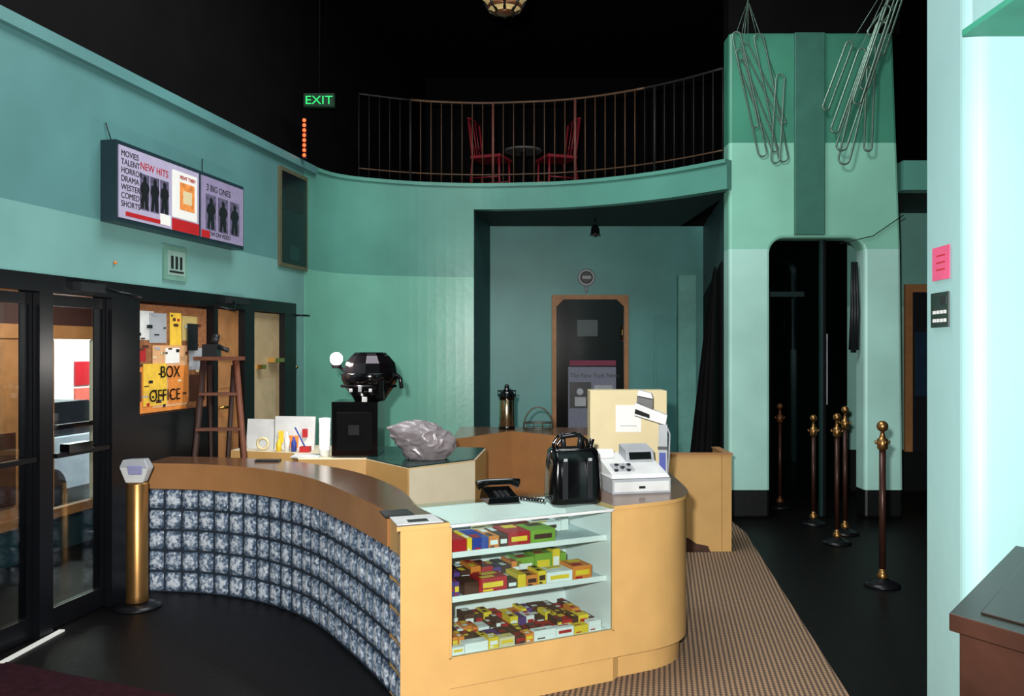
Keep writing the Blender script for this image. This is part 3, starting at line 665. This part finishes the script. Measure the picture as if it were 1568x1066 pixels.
mb=MB(); mb.M=Matrix.Translation((0.72,5.14,0.951))@Matrix.Rotation(0.22,4,'Z')
mb.box(-0.18,0.18,-0.17,0.2,0.0,0.085,M_grey); mb.box(-0.17,0.17,-0.174,-0.17,0.012,0.07,M_lgrey)
mb.hexa([(-0.18,-0.16,0.088),(0.18,-0.16,0.088),(0.18,0.19,0.088),(-0.18,0.19,0.088),(-0.17,-0.14,0.11),(0.17,-0.14,0.11),(0.17,0.18,0.20),(-0.17,0.18,0.20)],M_lgrey)
mb.hexa([(-0.02,0.03,0.155),(0.16,0.03,0.155),(0.16,0.17,0.19),(-0.02,0.17,0.19),(-0.02,0.05,0.225),(0.16,0.05,0.225),(0.16,0.17,0.255),(-0.02,0.17,0.255)],M_grey)
mb.hexa([(0.0,0.026,0.172),(0.14,0.026,0.172),(0.14,0.045,0.172),(0.0,0.045,0.172),(0.0,0.042,0.215),(0.14,0.042,0.215),(0.14,0.06,0.215),(0.0,0.06,0.215)],M_gloss)
for i in range(5):
    for j in range(3):
        y=-0.10+j*0.035; z=0.118+(y+0.13)*0.32-0.006; mb.box(-0.14+i*0.026,-0.120+i*0.026,y,y+0.024,z,z+0.014,M_grey if (i+j)%3 else M_dark)
mb.box(-0.02,0.02,-0.178,-0.174,0.03,0.045,M_dark)
mb.lathe([(0.03,-0.10),(0.03,0.02)],(-0.1,0.12,0.20),M_white,axis='X')
mb.build('cash_register',bevel=0.006)

mb=MB(); mb.box(0.52,1.03,5.68,5.88,0.951,1.515,M_cream); mb.box(0.69,0.86,5.676,5.68,1.24,1.42,M_white)
mb.box(0.72,0.83,5.672,5.676,1.28,1.285,M_grey); mb.box(0.52,1.03,5.677,5.68,1.10,1.105,M_cream2); mb.box(0.6,0.64,5.677,5.68,0.99,1.0,M_dark)
mb.build('cardboard_carton',bevel=0.005)
mb=MB(); mb.M=Matrix.Translation((0.935,5.47,0.951))@Matrix.Rotation(-0.2,4,'Z')
mb.box(-0.06,0.07,-0.07,0.07,0,0.03,M_lgrey); mb.box(0.005,0.06,-0.02,0.03,0.03,0.36,M_grey); mb.box(0.0,0.064,-0.024,-0.02,0.2,0.22,M_dark); mb.box(0.01,0.05,-0.024,-0.02,0.06,0.18,M_blue)
mb.hexa([(-0.15,-0.05,0.42),(0.05,-0.05,0.36),(0.05,0.05,0.36),(-0.15,0.05,0.42),(-0.14,-0.05,0.50),(0.06,-0.05,0.42),(0.06,0.05,0.42),(-0.14,0.05,0.50)],M_lgrey)
mb.hexa([(-0.13,-0.055,0.50),(-0.03,-0.055,0.455),(-0.03,0.055,0.455),(-0.13,0.055,0.50),(-0.13,-0.055,0.54),(-0.03,-0.055,0.52),(-0.03,0.055,0.52),(-0.13,0.055,0.54)],M_dark)
mb.hexa([(-0.13,-0.055,0.545),(-0.03,-0.055,0.525),(-0.03,0.055,0.525),(-0.13,0.055,0.545),(-0.12,-0.055,0.58),(-0.04,-0.055,0.56),(-0.04,0.055,0.56),(-0.12,0.055,0.58)],M_lgrey)
mb.hexa([(-0.145,-0.052,0.43),(-0.05,-0.052,0.40),(-0.05,-0.05,0.40),(-0.145,-0.05,0.43),(-0.14,-0.052,0.46),(-0.05,-0.052,0.425),(-0.05,-0.05,0.425),(-0.14,-0.05,0.46)],M_gloss)
mb.tube([(0.04,0.02,0.38),(0.075,0.0,0.30),(0.07,0.02,0.15),(0.06,0.05,0.03)],0.006,M_grey)
mb.build('receipt_printer_stand',bevel=0.006)

mb=MB()
poly=[(-2.35,7.12),(-1.78,6.95),(-1.64,6.55),(-1.12,6.55),(-0.74,6.05),(-0.28,6.50),(-0.22,7.25),(-1.1,7.35),(-2.3,7.65)]
mb.prism(poly,0,0.925,M_tan); mb.prism(poly,0.925,0.945,M_tan,M_cream2)
mb.prism([(-1.12,6.57),(-0.74,6.07),(-0.29,6.51),(-0.23,7.24),(-1.1,7.34)],0.945,0.955,M_topd)
a=Vector((-0.73,6.045)); c_=Vector((-0.285,6.48)); nn=Vector((0.70,-0.714))*0.006
mb.hexa([(a.x,a.y,0.1),(a.x+nn.x,a.y+nn.y,0.1),(c_.x+nn.x,c_.y+nn.y,0.1),(c_.x,c_.y,0.1),(a.x,a.y,0.94),(a.x+nn.x,a.y+nn.y,0.94),(c_.x+nn.x,c_.y+nn.y,0.94),(c_.x,c_.y,0.94)],M_cream2)
mb.build('back_counter')
mb=MB(); poly=[(-0.56,7.95),(0.0,8.75),(0.50,8.2),(1.1,8.5),(1.1,9.1),(-0.56,9.2)]
mb.prism(poly,0.01,0.925,M_tan2); mb.prism(poly,0.925,0.95,M_tan2,M_top); mb.build('rear_cabinet')
mb=MB(); mb.box(1.28,1.93,7.50,7.55,0.01,0.86,M_tan); mb.box(1.88,1.93,7.55,8.0,0.01,0.86,M_tan); mb.box(1.27,1.94,7.49,7.56,0.86,0.875,M_tan2); mb.box(1.87,1.94,7.56,8.0,0.86,0.875,M_tan2); mb.box(1.84,1.845,7.495,7.5,0.02,0.86,M_tan2)
mb.prismY([(1.3,0.012),(1.74,0.012),(1.72,0.06),(1.62,0.08),(1.55,0.13),(1.3,0.15)],7.485,7.5,M_woodd)
mb.build('counter_gate')

# popcorn machine
mb=MB(); X0,Y0=-1.215,6.82
mb.box(X0-0.19,X0+0.17,Y0-0.18,Y0+0.18,0.957,1.38,M_gloss); mb.box(X0-0.15,X0+0.13,Y0-0.186,Y0-0.18,1.0,1.3,M_black); mb.box(X0-0.06,X0+0.03,Y0-0.192,Y0-0.186,1.12,1.2,M_frame)
cx=X0+0.08
M_dkm=mat('dark_chrome',(50,46,50),0.14,metal=0.9)
mb.lathe([(0.12,0),(0.15,0.05),(0.19,0.10),(0.20,0.13)],(cx,Y0,1.38),M_gloss,seg=24)
mb.lathe([(0.205,0.13),(0.225,0.17),(0.225,0.22)],(cx,Y0,1.38),M_gloss,seg=24)
mb.lathe([(0.215,0.22),(0.20,0.30),(0.15,0.36),(0.13,0.37)],(cx,Y0,1.38),M_dkm,seg=12,sm=False)
mb.lathe([(0.14,0.37),(0.12,0.385),(0.03,0.39)],(cx,Y0,1.38),M_gloss,seg=12,sm=False)
mb.tube([(cx-0.21,Y0-0.1,1.50),(cx,Y0-0.235,1.50),(cx+0.22,Y0-0.08,1.50)],0.012,M_dkm)
for k,(dx,dz) in enumerate([(-0.12,0.02),(-0.05,0.035),(0.03,0.02)]): mb.box(cx+dx,cx+dx+0.025,Y0-0.245,Y0-0.235,1.46,1.465+dz,[M_lgrey,M_grey,M_lgrey][k])
mb.box(cx+0.1,cx+0.14,Y0-0.2,Y0-0.17,1.40,1.55,M_gloss); mb.box(cx-0.03,cx+0.01,Y0-0.20,Y0-0.18,1.38,1.42,M_lgrey)
mb.tube([(cx+0.2,Y0,1.60),(cx+0.25,Y0-0.06,1.56),(cx+0.26,Y0-0.06,1.48)],0.016,M_gloss)
mb.tube([(cx-0.17,Y0-0.05,1.60),(cx-0.24,Y0-0.08,1.66)],0.012,M_dkm); mb.lathe([(0.03,0),(0.045,0.03)],(cx-0.25,Y0-0.09,1.64),M_dkm)
mb.ball((cx-0.25,Y0-0.09,1.715),0.05,mat('flash_glare',(255,240,226),0.3,emit=30))  # bulb and socket added to stand for flash glare on the dome
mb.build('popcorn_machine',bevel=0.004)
mb=MB(); mb.lathe([(0.036,0),(0.044,0.05),(0.045,0.06),(0.042,0.061),(0.045,0.12),(0.042,0.121),(0.045,0.18),(0.042,0.181),(0.045,0.24),(0.042,0.241),(0.046,0.30),(0.04,0.302)],(-1.475,6.72,0.946),M_white); mb.build('paper_cup_stack')
mb=MB(); c=(-0.055,8.95,0.951)
mb.lathe([(0.075,0),(0.08,0.01),(0.08,0.30),(0.075,0.31)],c,M_steel); mb.lathe([(0.082,0.31),(0.084,0.36),(0.06,0.40),(0.025,0.42),(0.025,0.45),(0.012,0.47)],c,M_gloss)
mb.tube([(c[0],c[1]-0.07,c[2]+0.37),(c[0],c[1]-0.13,c[2]+0.36),(c[0],c[1]-0.14,c[2]+0.32)],0.012,M_gloss); mb.tube([(c[0]-0.085,c[1],c[2]+0.34),(c[0]-0.095,c[1],c[2]+0.40),(c[0]+0.095,c[1],c[2]+0.40),(c[0]+0.085,c[1],c[2]+0.34)],0.008,M_gloss)
mb.lathe([(0.086,0),(0.086,0.03)],c,M_gloss); mb.build('airpot')
mb=MB(); c=(0.27,8.8,0.951); M_wr=mat('wire_dull',(90,84,74),0.4,metal=0.6)
pts=[(c[0]+0.15*math.cos(math.pi*k/12),c[1],c[2]+0.02+0.22*math.sin(math.pi*k/12)) for k in range(13)]
mb.tube(pts,0.008,M_wr)
for z_ in (0.012,0.08):
    mb.tube([(c[0]+0.15*math.cos(2*math.pi*k/20),c[1]+0.1*math.sin(2*math.pi*k/20),c[2]+z_) for k in range(20)],0.006,M_wr,closed=True)
for k in range(10):
    a=2*math.pi*k/10; mb.tube([(c[0]+0.15*math.cos(a),c[1]+0.1*math.sin(a),c[2]+0.01),(c[0]+0.15*math.cos(a),c[1]+0.1*math.sin(a),c[2]+0.08)],0.004,M_wr,seg=5)
mb.build('wire_basket')

# plastic bag
bm=bmesh.new(); bmesh.ops.create_icosphere(bm,subdivisions=6,radius=1.0)
for v in bm.verts:
    p=v.co.copy()
    n1=noise.noise(p*1.3+Vector((3,1,2)))*0.16
    qv=Vector((p.x*1.0+p.z*0.6,p.y*1.6,p.z*2.2-p.x*1.2))+Vector((noise.noise(p*1.5),noise.noise(p*1.5+Vector((5,5,5))),0))*0.6
    n2=(1-abs(noise.noise(qv*1.3)))**2*0.13
    n3=noise.noise(p*5)*0.02
    p=p*(0.86+n1+n2+n3)
    p.x+=-0.25*max(0,p.z)
    d=(v.co-Vector((-0.85,-0.2,0.45)).normalized()).length
    if d<0.6: p+= Vector((-0.22,-0.05,0.10))*(1-d/0.6)
    if p.z<-0.70: p.z=-0.70
    v.co=Vector((p.x*0.225,p.y*0.165,p.z*0.185))
for f in bm.faces: f.smooth=True
zmin=min(v.co.z for v in bm.verts)
me=bpy.data.meshes.new('plastic_bag'); bm.to_mesh(me); bm.free()
mbag=mat('plastic_bag_grey',(132,124,128),0.3,var=0.12,scale=5,spec=0.7,bump=0.5,bscale=9)
me.materials.append(mbag)
o=bpy.data.objects.new('plastic_bag',me); o.location=(-0.66,6.50,0.956-zmin); o.rotation_euler=(0,0,0.1); scene.collection.objects.link(o)

mb=MB(); mb.hexa([(-2.27,7.28,0.946),(-2.02,7.22,0.946),(-2.02,7.25,0.946),(-2.27,7.31,0.946),(-2.27,7.33,1.19),(-2.02,7.27,1.19),(-2.02,7.30,1.19),(-2.27,7.36,1.19)],M_lgrey)
mb.hexa([(-2.01,7.22,0.946),(-1.66,7.16,0.946),(-1.66,7.19,0.946),(-2.01,7.25,0.946),(-2.01,7.25,1.22),(-1.66,7.2,1.22),(-1.66,7.23,1.22),(-2.01,7.28,1.22)],M_lgrey)
mb.box(-1.97,-1.93,7.20,7.215,1.0,1.1,M_yel); mb.box(-1.88,-1.80,7.18,7.2,0.96,1.06,M_orange); mb.box(-1.76,-1.72,7.16,7.19,1.05,1.12,M_red); mb.build('display_card')
mb=MB()
for (x,y,h,m) in [(-1.86,7.05,0.16,M_white),(-1.80,7.04,0.12,M_blue),(-1.93,7.06,0.10,M_yel)]: mb.lathe([(0.022,0),(0.024,h*0.6),(0.012,h*0.8),(0.01,h)],(x,y,0.946),m,seg=12)
mb.tube([(-1.70,7.02,0.98),(-1.80,7.08,1.14)],0.006,M_blue); mb.box(-1.74,-1.66,6.98,7.06,0.946,0.99,M_red); mb.build('condiment_bottles')
mb=MB(); mb.tube([(-2.08+0.045*math.cos(2*math.pi*k/20),7.12,1.0+0.045*math.sin(2*math.pi*k/20)) for k in range(20)],0.012,M_cream,closed=True); o=mb.build('tape_roll'); o.location.z=0.946
mb=MB(); mb.box(-1.72,-1.5,6.62,6.80,0.946,0.958,M_lgrey); mb.build('paper_stack')
mb=MB(); mb.box(-1.92,-1.74,6.36,6.44,0.952,0.963,M_dark); mb.build('notepad')

mb=MB(); M_lad=mat('ladder_wood',(96,54,36),0.6,var=0.2,scale=12); M_ladd=mat('ladder_dark',(46,26,22),0.6)
def rail(a,b_,w_,m): mb.tube([a,b_],w_,m,seg=4)
FL0,FL1=Vector((-2.60,6.74,0)),Vector((-2.50,6.92,1.70)); FR0,FR1=Vector((-2.06,6.80,0)),Vector((-2.25,6.95,1.70))
BL0,BL1=Vector((-2.46,7.02,0)),Vector((-2.47,6.97,1.66)); BR0,BR1=Vector((-2.40,7.04,0)),Vector((-2.28,6.99,1.66))
rail(FL0,FL1,0.028,M_ladd); rail(FR0,FR1,0.028,M_lad); rail(BL0,BL1,0.02,M_ladd); rail(BR0,BR1,0.02,M_ladd)
for k in range(1,6):
    t=k/6; a=FL0.lerp(FL1,t); b_=FR0.lerp(FR1,t); mb.hexa([a+Vector((0,-0.03,0)),b_+Vector((0,-0.03,0)),b_+Vector((0,0.05,0)),a+Vector((0,0.05,0)),a+Vector((0,-0.03,0.022)),b_+Vector((0,-0.03,0.022)),b_+Vector((0,0.05,0.022)),a+Vector((0,0.05,0.022))],M_lad)
mb.box(-2.56,-2.20,6.85,7.03,1.70,1.73,M_lad)
mb.box(-2.50,-2.38,6.88,6.98,1.73,1.83,M_dark); mb.tube([(-2.42,6.93,1.83),(-2.40,6.93,1.91)],0.03,M_dark); mb.tube([(-2.38,6.92,1.81),(-2.30,6.92,1.78)],0.018,M_dark)
mb.build('step_ladder')

def stanchion(x,y,h,r=0.02,ball=0.036,m=M_brassq,mm=None,base=0.13):
    mb=MB(); mm=mm or m
    mb.lathe([(base,0.0),(base,0.012),(base*0.75,0.03),(0.05,0.05),(r+0.005,0.07)],(x,y,0.0012),M_frame)
    mb.lathe([(0.03,0.05),(0.042,0.075),(0.03,0.10),(r,0.11),(r,0.13)],(x,y,0),m)
    mb.lathe([(r,0.13),(r,h-0.22)],(x,y,0),mm)
    mb.lathe([(r,h-0.22),(r+0.014,h-0.21),(r+0.016,h-0.14),(r,h-0.13),(0.012,h-0.08),(0.02,h-0.075)],(x,y,0),m)
    mb.ball((x,y,h-ball),ball,m)
    for k in range(4):
        a=k*math.pi/2; mb.tube([(x+r*math.cos(a),y+r*math.sin(a),h-0.17),(x+0.05*math.cos(a),y+0.05*math.sin(a),h-0.17),(x+0.055*math.cos(a),y+0.055*math.sin(a),h-0.15)],0.008,m,seg=6)
    return mb.build('stanchion')
M_shaft=mat('stanchion_shaft',(60,36,30),0.35,metal=0.3)
stanchion(3.08,8.72,1.12,mm=M_shaft); stanchion(2.99,7.85,1.20,mm=M_shaft); stanchion(2.80,6.45,1.25,r=0.024,ball=0.042,mm=M_shaft)
stanchion(3.22,8.25,1.24,mm=M_shaft); stanchion(3.02,9.62,1.18,m=M_brassd,mm=M_shaft)  # two extra stanchions added as mirror reflections
mb=MB(); bx,by=-2.60,5.92
mb.lathe([(0.16,0),(0.16,0.012),(0.10,0.03),(0.06,0.04)],(bx,by,0.001),M_frame); mb.lathe([(0.072,0.04),(0.078,0.05),(0.072,0.09),(0.072,0.86),(0.066,0.87)],(bx,by,0),M_brassq); mb.build('brass_post')
mb=MB(); mb.M=Matrix.Translation((bx,by,0.871))
mb.hexa([(-0.06,-0.05,0),(0.06,-0.05,0),(0.05,0.05,0),(-0.06,0.05,0),(-0.095,-0.07,0.11),(0.10,-0.06,0.10),(0.09,0.06,0.10),(-0.085,0.06,0.11)],M_lgrey)
mb.hexa([(-0.095,-0.07,0.11),(0.10,-0.06,0.10),(0.09,0.06,0.10),(-0.085,0.06,0.11),(-0.075,-0.06,0.16),(0.07,-0.05,0.165),(0.06,0.05,0.16),(-0.07,0.05,0.155)],M_grey)
mb.hexa([(-0.03,-0.075,0.06),(0.06,-0.072,0.06),(0.06,-0.06,0.06),(-0.03,-0.06,0.06),(-0.04,-0.077,0.12),(0.07,-0.074,0.12),(0.06,-0.06,0.12),(-0.04,-0.06,0.12)],mat('print_lilac',(140,140,180)))
mb.build('paper_tub',bevel=0.012)

M_wire=mat('pale_brass_wire',(92,116,104),0.4,metal=0.5)
def loops(name,specs,y0,anchor):
    mb=MB()
    for i,(xt,zt,xb,zb,w_) in enumerate(specs):
        y=y0+0.06*(i%4)
        top=Vector((xt,y,zt)); bot=Vector((xb,y-0.05,zb)); d=(bot-top).normalized(); s=Vector((-d.z,0,d.x)).normalized()*w_
        pts=[]
        for k in range(7):
            a=math.pi*k/6; pts.append(bot+s*math.cos(a)+d*w_*math.sin(a))
        for k in range(7):
            a=math.pi+math.pi*k/6; pts.append(top+s*math.cos(a)+d*w_*math.sin(a))
        mb.tube(pts,0.008,M_wire,seg=6,closed=True)
    mb.tube([Vector((anchor[0],y0+0.1,anchor[1])),Vector((anchor[0],y0+0.1,6.4))],0.008,M_wire)
    for (xt,zt,xb,zb,w_) in specs: mb.tube([Vector((anchor[0],y0+0.1,anchor[1]+0.1)),Vector((xt,y0+0.1,zt))],0.003,M_wire,seg=5)
    return mb.build(name)
# loops given as world (x_top,z_top,x_bottom,z_bottom,half width)
loops('hanging_wire_sculpture',[(2.105,4.726,2.332,3.624,0.04),(2.332,4.726,2.546,3.593,0.045),(2.179,4.512,2.485,3.685,0.03),(2.240,4.695,2.577,3.961,0.03),(2.516,4.328,2.454,3.563,0.04),(2.15,4.6,2.28,3.9,0.03)],8.0,(2.24,5.0))
loops('hanging_wire_sculpture',[(2.858,4.290,2.530,3.355,0.04),(2.984,4.542,2.732,3.835,0.035),(2.782,3.987,2.596,3.28,0.045),(3.111,4.694,2.909,4.138,0.03),(2.707,4.088,2.479,3.482,0.03),(2.808,4.138,2.757,3.355,0.03),(2.656,4.189,2.454,3.684,0.025),(3.060,4.593,2.833,4.290,0.03),(2.9,4.42,2.65,3.7,0.03)],6.6,(3.035,4.7))

mb=MB(); L0=Vector((1.0,1.93)); a=Vector((0.63,0.77)); b_=Vector((0.5,-0.866))
fa=0.85; fb=0.5
def PP(u,v): p=L0+a*u+b_*v; return (p.x,p.y)
M_pod=mat('podium_top',(26,22,18),0.35,var=0.2,spec=0.25); M_podw=mat('podium_wood',(40,22,15),0.45,var=0.25,scale=10,spec=0.2)
mb.prism([PP(0.01,0.01),PP(fa-0.01,0.01),PP(fa-0.01,fb),PP(0.01,fb)],0.0095,1.16,M_podw)
mb.prism([PP(-0.01,-0.01),PP(fa,-0.01),PP(fa,fb+0.01),PP(-0.01,fb+0.01)],1.16,1.20,M_podw,M_pod)
mb.prism([PP(0.05,0.05),PP(fa-0.06,0.05),PP(fa-0.06,fb-0.06),PP(0.05,fb-0.06)],1.20,1.205,M_pod,M_pod)
mb.build('ticket_podium',bevel=0.006)

# ================================================================ LIGHTS
def light(kind,name,loc,power,rot=(0,0,0),size=1.0,col=(1,1,1),sy=None):
    l=bpy.data.lights.new(name,kind); l.energy=power; l.color=col
    if kind=='AREA':
        l.size=size
        if sy: l.shape='RECTANGLE'; l.size_y=sy
    elif kind in('POINT','SPOT'): l.shadow_soft_size=size
    o=bpy.data.objects.new(name,l); o.location=loc; o.rotation_euler=rot; scene.collection.objects.link(o); return o
fl=light('SPOT','flash_light',(-0.15,-0.05,2.0),1450,(math.radians(91),0,math.radians(2)),0.05,(1,0.985,0.95)); fl.data.spot_size=math.radians(120); fl.data.spot_blend=0.7
light('AREA','ceiling_fill_main',(0.2,6.0,6.2),260,(0,0,0),3.0,(0.97,1,1))  # soft overhead fill added to brighten the room, no fixture
light('AREA','ceiling_fill_front',(0.5,1.0,5.8),50,(0,0,0),2.0,(0.97,1,1))  # unseen overhead fill added above the near end
light('POINT','flash_glare_light',(cx-0.25,Y0-0.22,1.72),25,size=0.03,col=(1,0.95,0.9))  # added light for the flash glare, not a real bulb
sl=light('AREA','street_daylight',LW(10.6,-2.0,3.4),750,(0,0,0),2.0,(1,1,1))
d=(LW(10.7,-4.0,1.2)-sl.location); sl.rotation_euler=d.to_track_quat('-Z','Y').to_euler()
vl=light('AREA','vestibule_fill',LW(6.8,-0.6,2.35),60,(0,0,0),0.8,(1,0.88,0.75))  # unseen fill added to brighten the wooden outer doors
d=(LW(7.0,-1.5,1.0)-vl.location); vl.rotation_euler=d.to_track_quat('-Z','Y').to_euler()
w=bpy.data.worlds.new('world'); scene.world=w; w.use_nodes=True
w.node_tree.nodes['Background'].inputs[0].default_value=(0.6,0.75,1,1); w.node_tree.nodes['Background'].inputs[1].default_value=0.02

cam=bpy.data.cameras.new('camera'); cam.lens=30.0; cam.sensor_width=36.0; cam.clip_start=0.05
co=bpy.data.objects.new('camera',cam); co.location=(0,0,1.8); co.rotation_euler=(math.radians(90),0,0); scene.collection.objects.link(co); scene.camera=co
